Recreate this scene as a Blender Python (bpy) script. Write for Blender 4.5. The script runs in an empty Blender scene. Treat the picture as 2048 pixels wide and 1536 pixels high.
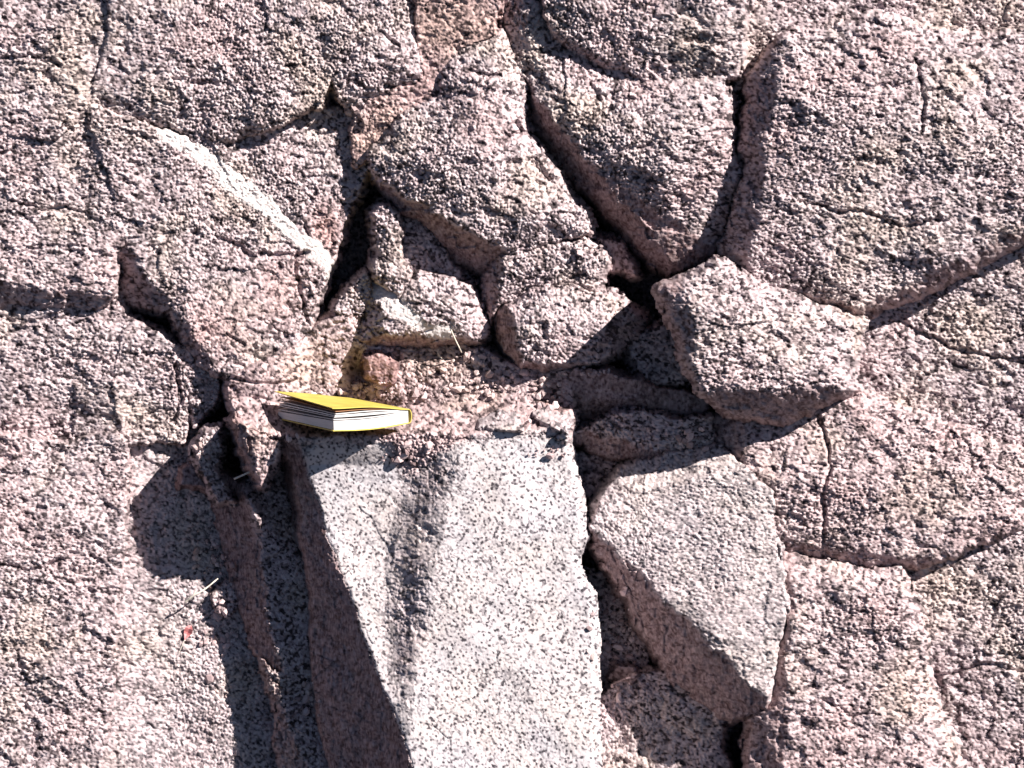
import bpy, math
import numpy as np
from mathutils import Vector, Matrix

scene = bpy.context.scene
COL = scene.collection

# ------------------------------------------------------------------ camera, light, exposure
S = 1.5 / 2048.0          # metres per photograph pixel on the face plane (w = 0)
D = 3.0                   # camera to face plane
PITCH = math.radians(12)  # camera looks down a little
U = np.array([1.0, 0.0, 0.0])
V = np.array([0.0, math.sin(PITCH), math.cos(PITCH)])
W = np.array([0.0, -math.cos(PITCH), math.sin(PITCH)])   # out of the rock face
ORG = np.array([0.0, 0.0, 1.25])                          # face centre above the ground

cam_d = bpy.data.cameras.new('camera')
cam = bpy.data.objects.new('camera', cam_d)
COL.objects.link(cam)
cam_d.sensor_width = 36.0
cam_d.lens = 36.0 * D / 1.5
cam_d.clip_end = 200.0
cam_d.clip_start = 0.05
cp = ORG + W * D
cam.matrix_world = Matrix(((U[0], V[0], W[0], cp[0]), (U[1], V[1], W[1], cp[1]), (U[2], V[2], W[2], cp[2]), (0, 0, 0, 1)))
scene.camera = cam

SUN = np.array([0.64, 0.52, 0.56])
SUN = SUN / np.linalg.norm(SUN)
sun_w = SUN[0] * U + SUN[1] * V + SUN[2] * W            # towards the sun, world
sun_d = bpy.data.lights.new('sun', 'SUN')
sun_d.energy = 5.0
sun_d.angle = math.radians(0.5)
sun_d.color = (1.0, 0.955, 0.905)
sun = bpy.data.objects.new('sun', sun_d)
COL.objects.link(sun)
sun.rotation_euler = Vector(tuple(sun_w)).to_track_quat('Z', 'Y').to_euler()
sun.location = (2, -3, 4)

world = bpy.data.worlds.new('World')
scene.world = world
world.use_nodes = True
nt = world.node_tree
bg = nt.nodes['Background']
sky = nt.nodes.new('ShaderNodeTexSky')
sky.sky_type = 'NISHITA'
sky.sun_disc = False
sky.altitude = 3500.0
sky.air_density = 0.36
sky.dust_density = 1.2
sky.ozone_density = 0.3
sky.sun_elevation = math.asin(sun_w[2])
sky.sun_rotation = math.atan2(sun_w[0], sun_w[1])
nt.links.new(sky.outputs[0], bg.inputs[0])
bg.inputs[1].default_value = 0.05

scene.view_settings.view_transform = 'Standard'
scene.view_settings.look = 'None'
scene.view_settings.gamma = 1.0
scene.view_settings.use_curve_mapping = False
scene.view_settings.exposure = 1.3


# ------------------------------------------------------------------ noise
def table(seed):
    return np.random.RandomState(seed).rand(256, 256).astype(np.float32)


def vnoise(x, y, seed):
    t = table(seed)
    xi = np.floor(x).astype(np.int64); yi = np.floor(y).astype(np.int64)
    fx = (x - xi).astype(np.float32); fy = (y - yi).astype(np.float32)
    fx = fx * fx * fx * (fx * (fx * 6 - 15) + 10); fy = fy * fy * fy * (fy * (fy * 6 - 15) + 10)
    x0 = xi & 255; x1 = (xi + 1) & 255; y0 = yi & 255; y1 = (yi + 1) & 255
    a = t[y0, x0]; b = t[y0, x1]; c = t[y1, x0]; d = t[y1, x1]
    return (a + (b - a) * fx) * (1 - fy) + (c + (d - c) * fx) * fy - 0.5


def fbm(x, y, seed, octs=3, gain=0.5):
    out = 0; amp = 1.0; f = 1.0
    for k in range(octs):
        # each octave turned a little so the lattice never shows
        a = 0.6 + 1.1 * k
        ca, sa = math.cos(a), math.sin(a)
        out = out + amp * vnoise((x * ca - y * sa) * f + 17.3 * k, (x * sa + y * ca) * f + 9.1 * k, seed + k)
        amp *= gain; f *= 2.03
    return out


def worley(x, y, seed):
    ta, tb, tc = table(seed), table(seed + 1), table(seed + 2)
    xi = np.floor(x).astype(np.int64); yi = np.floor(y).astype(np.int64)
    f1 = np.full(x.shape, 9.0, np.float32); f2 = f1.copy(); idv = np.zeros(x.shape, np.float32)
    for dx in (-1, 0, 1):
        for dy in (-1, 0, 1):
            cx = xi + dx; cy = yi + dy
            a = cy & 255; b = cx & 255
            d = np.hypot(cx + ta[a, b] - x, cy + tb[a, b] - y).astype(np.float32)
            closer = d < f1
            f2 = np.where(closer, f1, np.minimum(f2, d))
            idv = np.where(closer, tc[a, b], idv)
            f1 = np.where(closer, d, f1)
    return f1, f2, idv


def facets(x, y, seed):
    """height of small tilted planes, one per cell: broken-rock facets with little steps between them"""
    ta, tb = table(seed), table(seed + 1)
    xi = np.floor(x).astype(np.int64); yi = np.floor(y).astype(np.int64)
    best = np.full(x.shape, 9.0, np.float32); h = np.zeros(x.shape, np.float32)
    for dx in (-1, 0, 1):
        for dy in (-1, 0, 1):
            cx = xi + dx; cy = yi + dy
            a = cy & 255; b = cx & 255
            ox = x - cx - ta[a, b]; oy = y - cy - tb[a, b]
            d = np.hypot(ox, oy)
            c = d < best
            g = table(seed + 2)[a, b] - 0.5; k = table(seed + 3)[a, b] - 0.5; z = table(seed + 4)[a, b] - 0.5
            h = np.where(c, g * ox + k * oy + 0.35 * z, h)
            best = np.where(c, d, best)
    return h


def sstep(a, b, x):
    t = np.clip((x - a) / (b - a), 0, 1)
    return t * t * (3 - 2 * t)


# ------------------------------------------------------------------ grid over the face
def axis(lo, hi, fine_a, fine_b, step_in, frame_a, frame_b, step_fr):
    mid = np.arange(fine_a, fine_b, step_in)
    left = np.arange(fine_a - step_fr, frame_a, -step_fr)[::-1]
    right = np.arange(fine_b, frame_b, step_fr)
    out = [left, mid, right]
    p, st = left[0], step_fr
    pre = []
    while p > lo:
        st = min(st * 1.25, 45); p -= st; pre.append(p)
    q, st = right[-1], step_fr
    post = []
    while q < hi:
        st = min(st * 1.25, 45); q += st; post.append(q)
    return np.concatenate([np.array(pre[::-1]), *out, np.array(post)])


AX = axis(-1300, 3350, 332, 1306, 1.75, -16, 2064, 2.6)
AY = axis(-900, 2400, 40, 1462, 1.75, -16, 1552, 2.2)
PX, PY = np.meshgrid(AX, AY)
NY, NX = PX.shape

# shared noise fields
N_BIG = fbm(PX / 260, PY / 260, 11, 2)
N_MAC = fbm(PX / 130, PY / 130, 21, 3)
N_MID = fbm(PX / 46, PY / 40, 31, 3)
N_FIN = fbm(PX / 17, PY / 14, 41, 2)
CI = np.floor((PX + 9 * vnoise(PX / 22, PY / 22, 57)) / 19).astype(int) & 255
CJ = np.floor((PY + 9 * vnoise(PX / 22, PY / 22, 59)) / 19).astype(int) & 255
CHX = 5 * (table(5)[CI, CJ] - 0.5)               # chips: small sideways steps of the broken edges
WX = PX + 11 * fbm(PX / 60, PY / 60, 51, 2) + 5 * fbm(PX / 15, PY / 15, 55, 2) + 2.5 * vnoise(PX / 6, PY / 6, 58) + CHX
WY = PY + 11 * fbm(PX / 60, PY / 60, 61, 2) + 5 * fbm(PX / 15, PY / 15, 65, 2) + 2.5 * vnoise(PX / 6, PY / 6, 68) - CHX
gx_ = PX + 3.0 * vnoise(PX / 9, PY / 9, 71); gy_ = PY + 3.0 * vnoise(PX / 9, PY / 9, 73)
G1, G2, GID = worley(gx_ / 6.3, gy_ / 5.7, 81)
H1, H2, HID = worley(gx_ / 5.0 + 40, gy_ / 4.6, 91)
K1, K2, KID = worley((PX + 14 * vnoise(PX / 30, PY / 30, 95)) / 58, (PY + 14 * vnoise(PX / 30, PY / 30, 96)) / 40, 101)
GRAIN = (0.35 + 0.85 * GID) * np.clip(1.05 - 1.5 * G1, -0.6, 1) - 0.5 * np.clip(0.16 - (G2 - G1), 0, 1) / 0.16
GMOD = 0.78 + 0.70 * sstep(-0.25, 0.30, fbm(PX / 150, PY / 110, 201, 3))
PITS = sstep(0.16, 0.34, fbm(PX / 26, PY / 17, 111, 2)) * 1.0
FISS = np.clip(1 - np.abs(fbm(PX / 70, PY / 34, 121, 3)) / 0.030, 0, 1) * sstep(0.02, 0.2, fbm(PX / 120, PY / 120, 131, 2))
CHUNK = (KID - 0.5)
FAC = facets((PX + 30 * fbm(PX / 60, PY / 60, 141, 2) + 0.35 * PY) / 120, (PY + 30 * fbm(PX / 60, PY / 60, 151, 2) - 0.25 * PX) / 95, 161)


def pt(px, py, w):
    """photograph pixel at height w above the face plane -> world"""
    k = (D - w) / D
    u = (px - 1024.0) * S * k
    v = (768.0 - py) * S * k
    return ORG + U * u + V * v + W * w


def pts_world(px, py, w):
    k = (D - w) / D
    u = (px - 1024.0) * S * k
    v = (768.0 - py) * S * k
    return ORG[None, :] + u[:, None] * U[None, :] + v[:, None] * V[None, :] + w[:, None] * W[None, :]


def sdf(poly, x, y):
    """signed distance to polygon in pixels, negative inside"""
    p = np.array(poly, float)
    best = np.full(x.shape, 1e9)
    ins = np.zeros(x.shape, bool)
    for (x1, y1), (x2, y2) in zip(p, np.roll(p, -1, axis=0)):
        ex, ey = x2 - x1, y2 - y1
        L2 = ex * ex + ey * ey + 1e-9
        t = np.clip(((x - x1) * ex + (y - y1) * ey) / L2, 0, 1)
        best = np.minimum(best, (x - x1 - t * ex) ** 2 + (y - y1 - t * ey) ** 2)
        c = ((y1 > y) != (y2 > y)) & (x < (x2 - x1) * (y - y1) / (y2 - y1 + 1e-12) + x1)
        ins ^= c
    d = np.sqrt(best)
    return np.where(ins, -d, d)


def polydist(line, x, y):
    p = np.array(line, float)
    best = np.full(x.shape, 1e9)
    for (x1, y1), (x2, y2) in zip(p[:-1], p[1:]):
        ex, ey = x2 - x1, y2 - y1
        t = np.clip(((x - x1) * ex + (y - y1) * ey) / (ex * ex + ey * ey + 1e-9), 0, 1)
        best = np.minimum(best, (x - x1 - t * ex) ** 2 + (y - y1 - t * ey) ** 2)
    return np.sqrt(best)


# ------------------------------------------------------------------ materials
def new_mat(name):
    m = bpy.data.materials.new(name)
    m.use_nodes = True
    n = m.node_tree
    return m, n, n.nodes['Principled BSDF']


def mix(n, fac, a, b, mode='MIX'):
    k = n.nodes.new('ShaderNodeMix'); k.data_type = 'RGBA'; k.blend_type = mode
    for sock, val in ((k.inputs[0], fac), (k.inputs[6], a), (k.inputs[7], b)):
        if hasattr(val, 'links') or isinstance(val, bpy.types.NodeSocket):
            n.links.new(val, sock)
        elif isinstance(val, (int, float)):
            sock.default_value = val
        else:
            sock.default_value = (*val, 1)
    return k.outputs[2]


def ramp(n, src, stops, interp='LINEAR'):
    r = n.nodes.new('ShaderNodeValToRGB')
    r.color_ramp.interpolation = interp
    e = r.color_ramp.elements
    while len(e) < len(stops):
        e.new(0.5)
    for k, (p, c) in enumerate(stops):
        e[k].position = p
        e[k].color = (*c, 1) if not isinstance(c, (int, float)) else (c, c, c, 1)
    n.links.new(src, r.inputs[0])
    return r.outputs[0]


def attr(n, name):
    a = n.nodes.new('ShaderNodeAttribute'); a.attribute_name = name
    return a.outputs['Fac']


def noise_tex(n, scale, detail=3.0, vec=None):
    t = n.nodes.new('ShaderNodeTexNoise'); t.inputs['Scale'].default_value = scale; t.inputs['Detail'].default_value = detail
    if vec is None:
        vec = n.nodes.new('ShaderNodeTexCoord').outputs['Object']
    n.links.new(vec, t.inputs['Vector'])
    return t.outputs['Fac']


def granite_material():
    m, n, b = new_mat('granite')
    mineral = attr(n, 'mineral'); speck = attr(n, 'speck')
    weath = ramp(n, mineral, [(0.0, (0.024, 0.018, 0.020)), (0.22, (0.045, 0.033, 0.036)), (0.32, (0.135, 0.103, 0.108)),
                              (0.44, (0.275, 0.220, 0.228)), (0.60, (0.405, 0.330, 0.340)), (0.85, (0.50, 0.422, 0.432)), (1.0, (0.60, 0.52, 0.528))])
    # broad colour drift: pinkish, cool and yellowish patches of weathering
    drift = ramp(n, noise_tex(n, 9.0, 4.0), [(0.30, (1.0, 0.90, 0.88)), (0.5, (0.97, 0.95, 0.95)), (0.68, (1.0, 0.97, 0.86))])
    weath = mix(n, 1.0, weath, drift, 'MULTIPLY')
    stain_c = mix(n, 1.0, weath, (1.04, 0.76, 0.67), 'MULTIPLY')
    weath = mix(n, attr(n, 'stain'), weath, stain_c)
    fresh = ramp(n, speck, [(0.0, (0.045, 0.037, 0.042)), (0.12, (0.078, 0.066, 0.073)), (0.25, (0.21, 0.182, 0.19)), (0.42, (0.35, 0.308, 0.316)),
                            (0.58, (0.455, 0.400, 0.402)), (1.0, (0.53, 0.470, 0.470))])
    fresh = mix(n, 1.0, fresh, ramp(n, noise_tex(n, 14.0, 3.0), [(0.35, (0.93, 0.95, 0.98)), (0.65, (1.0, 0.98, 0.95))]), 'MULTIPLY')
    c = mix(n, attr(n, 'fresh'), weath, fresh)
    veinc = ramp(n, noise_tex(n, 90.0, 5.0), [(0.3, (0.46, 0.405, 0.39)), (0.6, (0.60, 0.54, 0.525))])
    veinc = mix(n, 0.14, veinc, weath)
    c = mix(n, attr(n, 'vein'), c, veinc)
    # joint faces with brown iron films, rubbed in streaks
    mpv = n.nodes.new('ShaderNodeMapping'); mpv.inputs['Scale'].default_value = (1.0, 1.0, 0.4)
    n.links.new(n.nodes.new('ShaderNodeTexCoord').outputs['Object'], mpv.inputs[0])
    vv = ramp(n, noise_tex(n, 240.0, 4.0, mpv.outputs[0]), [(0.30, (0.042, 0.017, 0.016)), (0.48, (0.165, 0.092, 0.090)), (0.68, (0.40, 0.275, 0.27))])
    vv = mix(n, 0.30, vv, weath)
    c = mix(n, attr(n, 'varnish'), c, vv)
    n.links.new(c, b.inputs['Base Color'])
    b.inputs['Roughness'].default_value = 0.82
    b.inputs['Specular IOR Level'].default_value = 0.28
    bump = n.nodes.new('ShaderNodeBump'); bump.inputs['Strength'].default_value = 0.35; bump.inputs['Distance'].default_value = 0.0012
    n.links.new(noise_tex(n, 420.0, 3.0), bump.inputs['Height'])
    n.links.new(bump.outputs[0], b.inputs['Normal'])
    return m


GRANITE = granite_material()


def plain_mat(name, col, rough=0.7, var=0.15, scale=200.0, bump=0.0):
    m, n, b = new_mat(name)
    f = noise_tex(n, scale, 3.0)
    lo = tuple(x * (1 - var) for x in col); hi = tuple(min(1, x * (1 + var)) for x in col)
    n.links.new(ramp(n, f, [(0.3, lo), (0.7, hi)]), b.inputs['Base Color'])
    b.inputs['Roughness'].default_value = rough
    if bump:
        k = n.nodes.new('ShaderNodeBump'); k.inputs['Distance'].default_value = bump; k.inputs['Strength'].default_value = 0.6
        n.links.new(f, k.inputs['Height']); n.links.new(k.outputs[0], b.inputs['Normal'])
    return m


# ------------------------------------------------------------------ mesh helpers
def link_mesh(name, verts, faces, mat, parent=None, attrs=None, smooth=True):
    me = bpy.data.meshes.new(name)
    nv = len(verts)
    faces = np.asarray(faces, np.int32)
    k = faces.shape[1]
    nf = len(faces)
    me.vertices.add(nv); me.loops.add(nf * k); me.polygons.add(nf)
    me.vertices.foreach_set('co', np.asarray(verts, np.float32).ravel())
    me.loops.foreach_set('vertex_index', faces.ravel())
    me.polygons.foreach_set('loop_start', np.arange(0, nf * k, k, dtype=np.int32))
    me.update(calc_edges=True)
    me.polygons.foreach_set('use_smooth', np.full(nf, smooth, bool))
    if attrs:
        for an, av in attrs.items():
            a = me.attributes.new(an, 'FLOAT', 'POINT')
            a.data.foreach_set('value', np.asarray(av, np.float32))
    me.validate()
    me.materials.append(mat)
    o = bpy.data.objects.new(name, me)
    COL.objects.link(o)
    if parent is not None:
        o.parent = parent
    return o


def tag(o, label=None, cat=None, group=None, kind=None):
    if label: o['label'] = label
    if cat: o['category'] = cat
    if group: o['group'] = group
    if kind: o['kind'] = kind
    return o


def grid_object(name, mask, wfull, attrs, parent=None, skirt=0.20, facemask=None):
    """mesh from the grid cells whose four corners lie in mask, with a skirt running back into the rock"""
    cell = mask[:-1, :-1] & mask[1:, :-1] & mask[:-1, 1:] & mask[1:, 1:]
    if facemask is not None:
        cell = cell & facemask
    jy, jx = np.nonzero(cell)
    if len(jy) == 0:
        return None
    idx = np.arange(NY * NX).reshape(NY, NX)
    a = idx[jy, jx]; b = idx[jy, jx + 1]; c = idx[jy + 1, jx + 1]; d = idx[jy + 1, jx]
    quads = np.stack([a, d, c, b], 1)
    # boundary edges (directed) for the skirt
    e = np.concatenate([quads[:, [0, 1]], quads[:, [1, 2]], quads[:, [2, 3]], quads[:, [3, 0]]])
    key = e[:, 0].astype(np.int64) * (NY * NX) + e[:, 1]
    rkey = e[:, 1].astype(np.int64) * (NY * NX) + e[:, 0]
    be = e[~np.isin(key, rkey)]
    used = np.unique(quads)
    remap = np.full(NY * NX, -1, np.int64); remap[used] = np.arange(len(used))
    px = PX.ravel()[used]; py = PY.ravel()[used]; w = wfull.ravel()[used]
    vs = pts_world(px, py, w)
    av = {k: (v.ravel()[used] if isinstance(v, np.ndarray) else np.full(len(used), v)) for k, v in attrs.items()}
    faces = remap[quads]
    if skirt > 0:
        bu = np.unique(be)
        bm = np.full(NY * NX, -1, np.int64); bm[bu] = len(used) + np.arange(len(bu))
        wb = wfull.ravel()[bu] - skirt
        vs = np.concatenate([vs, pts_world(PX.ravel()[bu], PY.ravel()[bu], wb)])
        for k in av:
            av[k] = np.concatenate([av[k], av[k][remap[bu]]])
        faces = np.concatenate([faces, np.stack([remap[be[:, 1]], remap[be[:, 0]], bm[be[:, 0]], bm[be[:, 1]]], 1)])
    return link_mesh(name, vs, faces, GRANITE, parent, av)


TOP = np.full(PX.shape, -0.27)             # highest smooth surface so far (to rest small things on)
COVER = np.full(PX.shape, 1e9)              # smallest sdf of any block


def box_of(poly, pad):
    p = np.array(poly, float)
    x0, y0 = p.min(0) - pad; x1, y1 = p.max(0) + pad
    ix = np.searchsorted(AX, [x0, x1]); iy = np.searchsorted(AY, [y0, y1])
    return slice(iy[0], iy[1]), slice(ix[0], ix[1])


MINERAL = np.clip(0.48 * GID + 0.52 * HID + 0.10 * N_FIN, 0, 1)
# fresh face: black mica flecks of uneven size between white grains
E1, E2, EID = worley((PX + 2.5 * vnoise(PX / 7, PY / 7, 171)) / 9.0 + 11, (PY + 2.5 * vnoise(PX / 7, PY / 7, 173)) / 9.0, 181)
SPECK = np.clip(0.62 + 0.38 * HID - (0.35 + 0.55 * EID) * np.clip((0.46 - 0.16 * EID - E1) / 0.14, 0, 1) * (EID > 0.22)
                - 0.35 * (HID < 0.22) + 0.20 * N_FIN, 0, 1)


def rock(name, label, poly, main, bevels=(), rnd=9, bump=1.0, grain=1.0, stain=0.0, varnish=0.0, fresh=0.0, cracks=(),
         veins=(), custom=None, parts=None, rel=False, grow=0, jag=1.0, dome=0.0, dome_px=60, dil=16, skirt=0.20, cat='rock', group=None, steep=7.0):
    global TOP, COVER
    sy, sx = box_of(poly, dil + 14)
    px, py, wx, wy = PX[sy, sx], PY[sy, sx], WX[sy, sx], WY[sy, sx]
    if jag != 1.0:
        wx = px + jag * (wx - px); wy = py + jag * (wy - py)
    d = sdf(poly, wx, wy) - grow
    x0, y0, w0, gx, gy = main
    w = w0 + gx * (px - x0) * S - gy * (py - y0) * S
    if rel:
        w = w + TOP[sy, sx]
    cx, cy = np.mean(np.array(poly, float), axis=0)
    vmask = np.full(px.shape, float(varnish))
    drop = np.zeros(px.shape)
    for bv in bevels:
        x1, y1, x2, y2, slope, vn = bv[:6]
        L = math.hypot(x2 - x1, y2 - y1)
        nx, ny = (y2 - y1) / L, -(x2 - x1) / L
        if len(bv) > 6:
            ox, oy = bv[6]
        else:
            ox, oy = cx, cy
        sgn = -1 if (ox - x1) * nx + (oy - y1) * ny > 0 else 1
        dd = ((wx - x1) * nx + (wy - y1) * ny) * sgn
        if len(bv) > 7:
            dd = dd * sstep(bv[7], bv[7] + 35, wy)
        dd = np.where(dd > 6, dd - 3, np.where(dd > 0, dd * dd / 12, 0))      # eased crest
        drop = np.maximum(drop, dd * S * slope)
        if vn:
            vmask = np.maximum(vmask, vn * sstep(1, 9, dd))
    w = w - drop
    fm = np.full(px.shape, float(fresh)); st = np.full(px.shape, float(stain)); vein = np.zeros(px.shape)
    ctx = dict(gmul=1.0, px=px, py=py, wx=wx, wy=wy, w=w, fresh=fm, stain=st, varnish=vmask, d=d, sl=(sy, sx))
    if custom:
        custom(ctx)
    w, fm, st, vmask = ctx['w'], ctx['fresh'], ctx['stain'], ctx['varnish']
    for line, wid in veins:
        dv = polydist(line, wx, wy) + 7 * N_MID[sy, sx] + 4 * N_FIN[sy, sx]
        vein = np.maximum(vein, 1 - sstep(wid * 0.85, wid * 1.25, dv))
    din = -d
    r = rnd * 0.65
    rim = np.where(din < r, r - np.sqrt(np.clip(r * r - (r - np.clip(din, 0, r)) ** 2, 0, None)), 0)
    if dome:
        w = w + dome * (1 - np.exp(-np.clip(din, 0, None) / dome_px))
    w = w - rim * S * 1.2 - np.clip(-din, 0, None) * S * steep
    smooth_top = w.copy()
    for line, wid, dep in cracks:
        dc = polydist(line, px + 0.8 * (wx - px), py + 0.8 * (wy - py))
        w = w - dep * np.clip(1 - dc / wid, 0, 1)
        smooth_top = np.minimum(smooth_top, w)
    rough = 1 - 0.85 * np.maximum(fm, 0.62 * vein)
    vr = 1 - 0.72 * vmask
    mid = bump * ctx['gmul'] ** 0.5 * (0.013 * N_MAC[sy, sx] * (0.4 + 0.6 * rough) + 0.0040 * N_MID[sy, sx] * rough * (0.5 + 0.5 * vr)
                  + 0.009 * FAC[sy, sx] * (0.25 + 0.75 * rough)
                  + 0.0014 * CHUNK[sy, sx] * rough * vr + 0.0016 * N_FIN[sy, sx] * rough * (0.35 + 0.65 * vr)
                  - 0.0045 * PITS[sy, sx] * rough * vr - 0.005 * FISS[sy, sx] * rough * vr)
    gr = grain * ctx['gmul'] * GMOD[sy, sx] * (0.0029 * GRAIN[sy, sx] * rough * vr + 0.0011 * (0.5 - H1[sy, sx]) * (0.4 + 0.6 * rough))
    w = w + mid + gr
    full = np.full(PX.shape, -9.0); full[sy, sx] = w
    mask = np.zeros(PX.shape, bool); mask[sy, sx] = d < dil
    # what lies far under blocks already standing in front is never seen
    at = {}
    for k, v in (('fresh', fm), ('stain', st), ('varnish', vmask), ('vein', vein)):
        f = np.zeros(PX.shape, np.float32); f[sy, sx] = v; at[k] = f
    at['mineral'] = MINERAL; at['speck'] = SPECK
    if not rel or True:
        cur = TOP[sy, sx]
        TOP[sy, sx] = np.where(d < 4, np.maximum(cur, smooth_top), cur)
        COVER[sy, sx] = np.minimum(COVER[sy, sx], d)
    if parts:
        root = bpy.data.objects.new(name, None); COL.objects.link(root)
        root.location = tuple(pt(cx, max(p[1] for p in poly), w0))
        bpy.context.view_layer.update()
        which = parts(ctx)                              # list of (part name, label, vertex mask in the window)
        left = np.ones((NY - 1, NX - 1), bool)
        for k, (pn, pl, pm) in enumerate(which):
            f = np.zeros(PX.shape, bool); f[sy, sx] = pm
            fc = f[:-1, :-1] & left
            left &= ~fc
            o = grid_object(pn, mask, full, at, None, skirt, fc)
            if o:
                o.parent = root
                o.matrix_parent_inverse = root.matrix_world.inverted()
                if pl: o['label'] = pl
        tag(root, label, cat, group)
        return root
    if veins:
        vm = np.zeros(PX.shape, bool); vm[sy, sx] = vein > 0.5
        o = grid_object(name, mask, full, at, None, skirt, ~vm[:-1, :-1])
        v = grid_object('vein', mask, full, at, o, 0.01, vm[:-1, :-1])
        if v: v['label'] = 'pale smooth vein cutting across the rock'
    else:
        o = grid_object(name, mask, full, at, None, skirt)
    tag(o, label, cat, group)
    return o


# ------------------------------------------------------------------ the blocks of the outcrop
Z = -0.05     # the upper outcrop stands a little behind the broken block

rock('flat_rock', 'broad rough grey slab along the top, above the pale vein',
     [(190, -100), (862, -100), (845, 50), (864, 120), (852, 172), (800, 192), (748, 212), (728, 235), (700, 232), (688, 206), (662, 160),
      (650, 208), (590, 242), (535, 262), (480, 284), (440, 297), (410, 298), (388, 280), (366, 264), (335, 254), (180, 205), (215, 60)],
     (600, 150, -0.005 + Z, 0.06, -0.09), custom=lambda c: c.update(w=c['w'] - 0.024 * sstep(500, 380, c['px']) * sstep(170, 280, c['py'])), bevels=[(830, 40, 840, 180, 1.2, 0.15), (640, 205, 400, 285, 0.9, 0.0)], dome=0.018, dome_px=70, rnd=10,
     cracks=[([(345, 155), (380, 165), (430, 168)], 5, 0.008), ([(560, 132), (610, 128)], 4, 0.006), ([(770, 170), (810, 186)], 5, 0.008),
             ([(760, 65), (800, 90)], 5, 0.008)])
rock('flat_rock', 'tilted weathered slab crossed by a long pale vein above the notebook',
     [(188, 215), (335, 272), (405, 302), (540, 258), (650, 222), (705, 240), (732, 262), (718, 300), (726, 345), (700, 400), (680, 440), (668, 480),
      (648, 540), (630, 592), (618, 640), (600, 690), (520, 728), (460, 750), (440, 742), (390, 700), (345, 615), (215, 590), (245, 420)],
     (550, 450, -0.028 + Z, -0.04, -0.01), grow=12, rnd=8,
     bevels=[(342, 600, 450, 745, 1.2, 0.3)],
     cracks=[([(440, 478), (480, 488), (500, 505), (545, 512), (590, 516), (612, 505)], 8, 0.014), ([(594, 515), (600, 570), (612, 640)], 6, 0.010),
             ([(390, 505), (430, 490)], 5, 0.006), ([(520, 640), (545, 648), (575, 672)], 3.5, 0.005), ([(455, 672), (490, 690)], 4, 0.006),
             ([(690, 330), (712, 350)], 8, 0.012), ([(612, 440), (618, 470)], 5, 0.008), ([(380, 360), (410, 335)], 5, 0.008)],
     veins=[([(330, 262), (365, 285), (395, 305), (430, 330), (480, 375), (530, 410), (575, 455), (610, 485), (650, 520), (690, 560)], 15)],
     custom=lambda c: c.update(gmul=1 - 0.6 * np.exp(-(((c['px'] - 480) / 110) ** 4 + ((c['py'] - 610) / 85) ** 4)), stain=np.clip(c['stain'] + 0.75 * np.exp(-(((c['px'] - 650) / 30) ** 2 + ((c['py'] - 465) / 50) ** 2))
                               + 0.45 * np.exp(-(((c['px'] - 430) / 70) ** 2 + ((c['py'] - 660) / 60) ** 2))
                               + 0.35 * np.exp(-(((c['px'] - 560) / 60) ** 2 + ((c['py'] - 600) / 60) ** 2)), 0, 1)))
rock('flat_rock', 'low cracked slab below the wedge-shaped gap, upslope of the thin standing flakes',
     [(255, 640), (345, 690), (395, 705), (440, 750), (428, 800), (402, 832), (388, 850), (375, 835), (362, 880), (250, 880), (225, 760)],
     (380, 770, -0.055 + Z, 0, 0.1), grow=5, rnd=7, cracks=[([(352, 730), (362, 800), (345, 840)], 5, 0.01), ([(375, 800), (381, 850)], 5, 0.01)])
rock('rock_wedge', 'pink stained wedge of stone in the gap beside the dark curved hollow',
     [(838, -100), (1000, -100), (985, 60), (905, 108), (874, 150), (866, 196), (805, 232), (752, 300), (715, 330), (715, 255), (745, 205), (800, 185), (850, 170)],
     (850, 120, 0.004 + Z, 0.08, 0.1), rnd=5, bump=0.7, grain=0.55, stain=0.5, grow=10)
rock('boulder', 'massive knobbly block in the middle with brown underside',
     [(888, 106), (960, 72), (1010, 55), (1045, 140), (1055, 200), (1050, 255), (1092, 312), (1125, 345), (1150, 400), (1172, 432), (1182, 470), (1110, 484),
      (1060, 500), (1004, 516), (985, 548), (940, 556), (902, 528), (865, 462), (838, 438), (800, 424), (768, 380), (744, 340), (742, 300), (800, 228), (864, 196), (868, 145)],
     (950, 330, 0.014 + Z, 0.05, -0.07), dome=0.046, dome_px=75, rnd=11,
     bevels=[(836, 402, 1018, 500, 1.7, 0.85)],
     cracks=[([(872, 190), (880, 140), (905, 105)], 10, 0.012), ([(940, 145), (975, 158), (1000, 152)], 6, 0.009), ([(1000, 285), (1040, 265), (1030, 250)], 11, 0.014),
             ([(1010, 320), (1035, 322)], 9, 0.01), ([(1062, 318), (1090, 345), (1105, 360)], 7, 0.01), ([(1060, 420), (1110, 425), (1160, 430)], 4, 0.006)])
rock('boulder', 'rough upper boulder whose brown lower face overhangs a black gap',
     [(985, -100), (1085, -100), (1108, 78), (1175, 118), (1235, 135), (1300, 145), (1455, 150), (1480, 350), (1430, 515), (1340, 548), (1295, 530), (1240, 478),
      (1180, 396), (1098, 308), (1064, 290), (1026, 258), (1030, 200), (1022, 140)],
     (1200, 300, 0.032 + Z, 0.19, -0.10), dome=0.046, dome_px=75, rnd=11,
     bevels=[(1108, 284, 1195, 338, 1.6, 0.9), (1192, 332, 1325, 505, 1.6, 0.9), (1160, 345, 1310, 280, 0.5, 0.0, (1100, 200))],
     cracks=[([(1040, 165), (1070, 200), (1050, 225)], 10, 0.012), ([(1060, 250), (1085, 262)], 7, 0.01), ([(1200, 330), (1240, 300), (1300, 292)], 7, 0.008),
             ([(1180, 160), (1200, 200)], 5, 0.006)])
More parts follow.
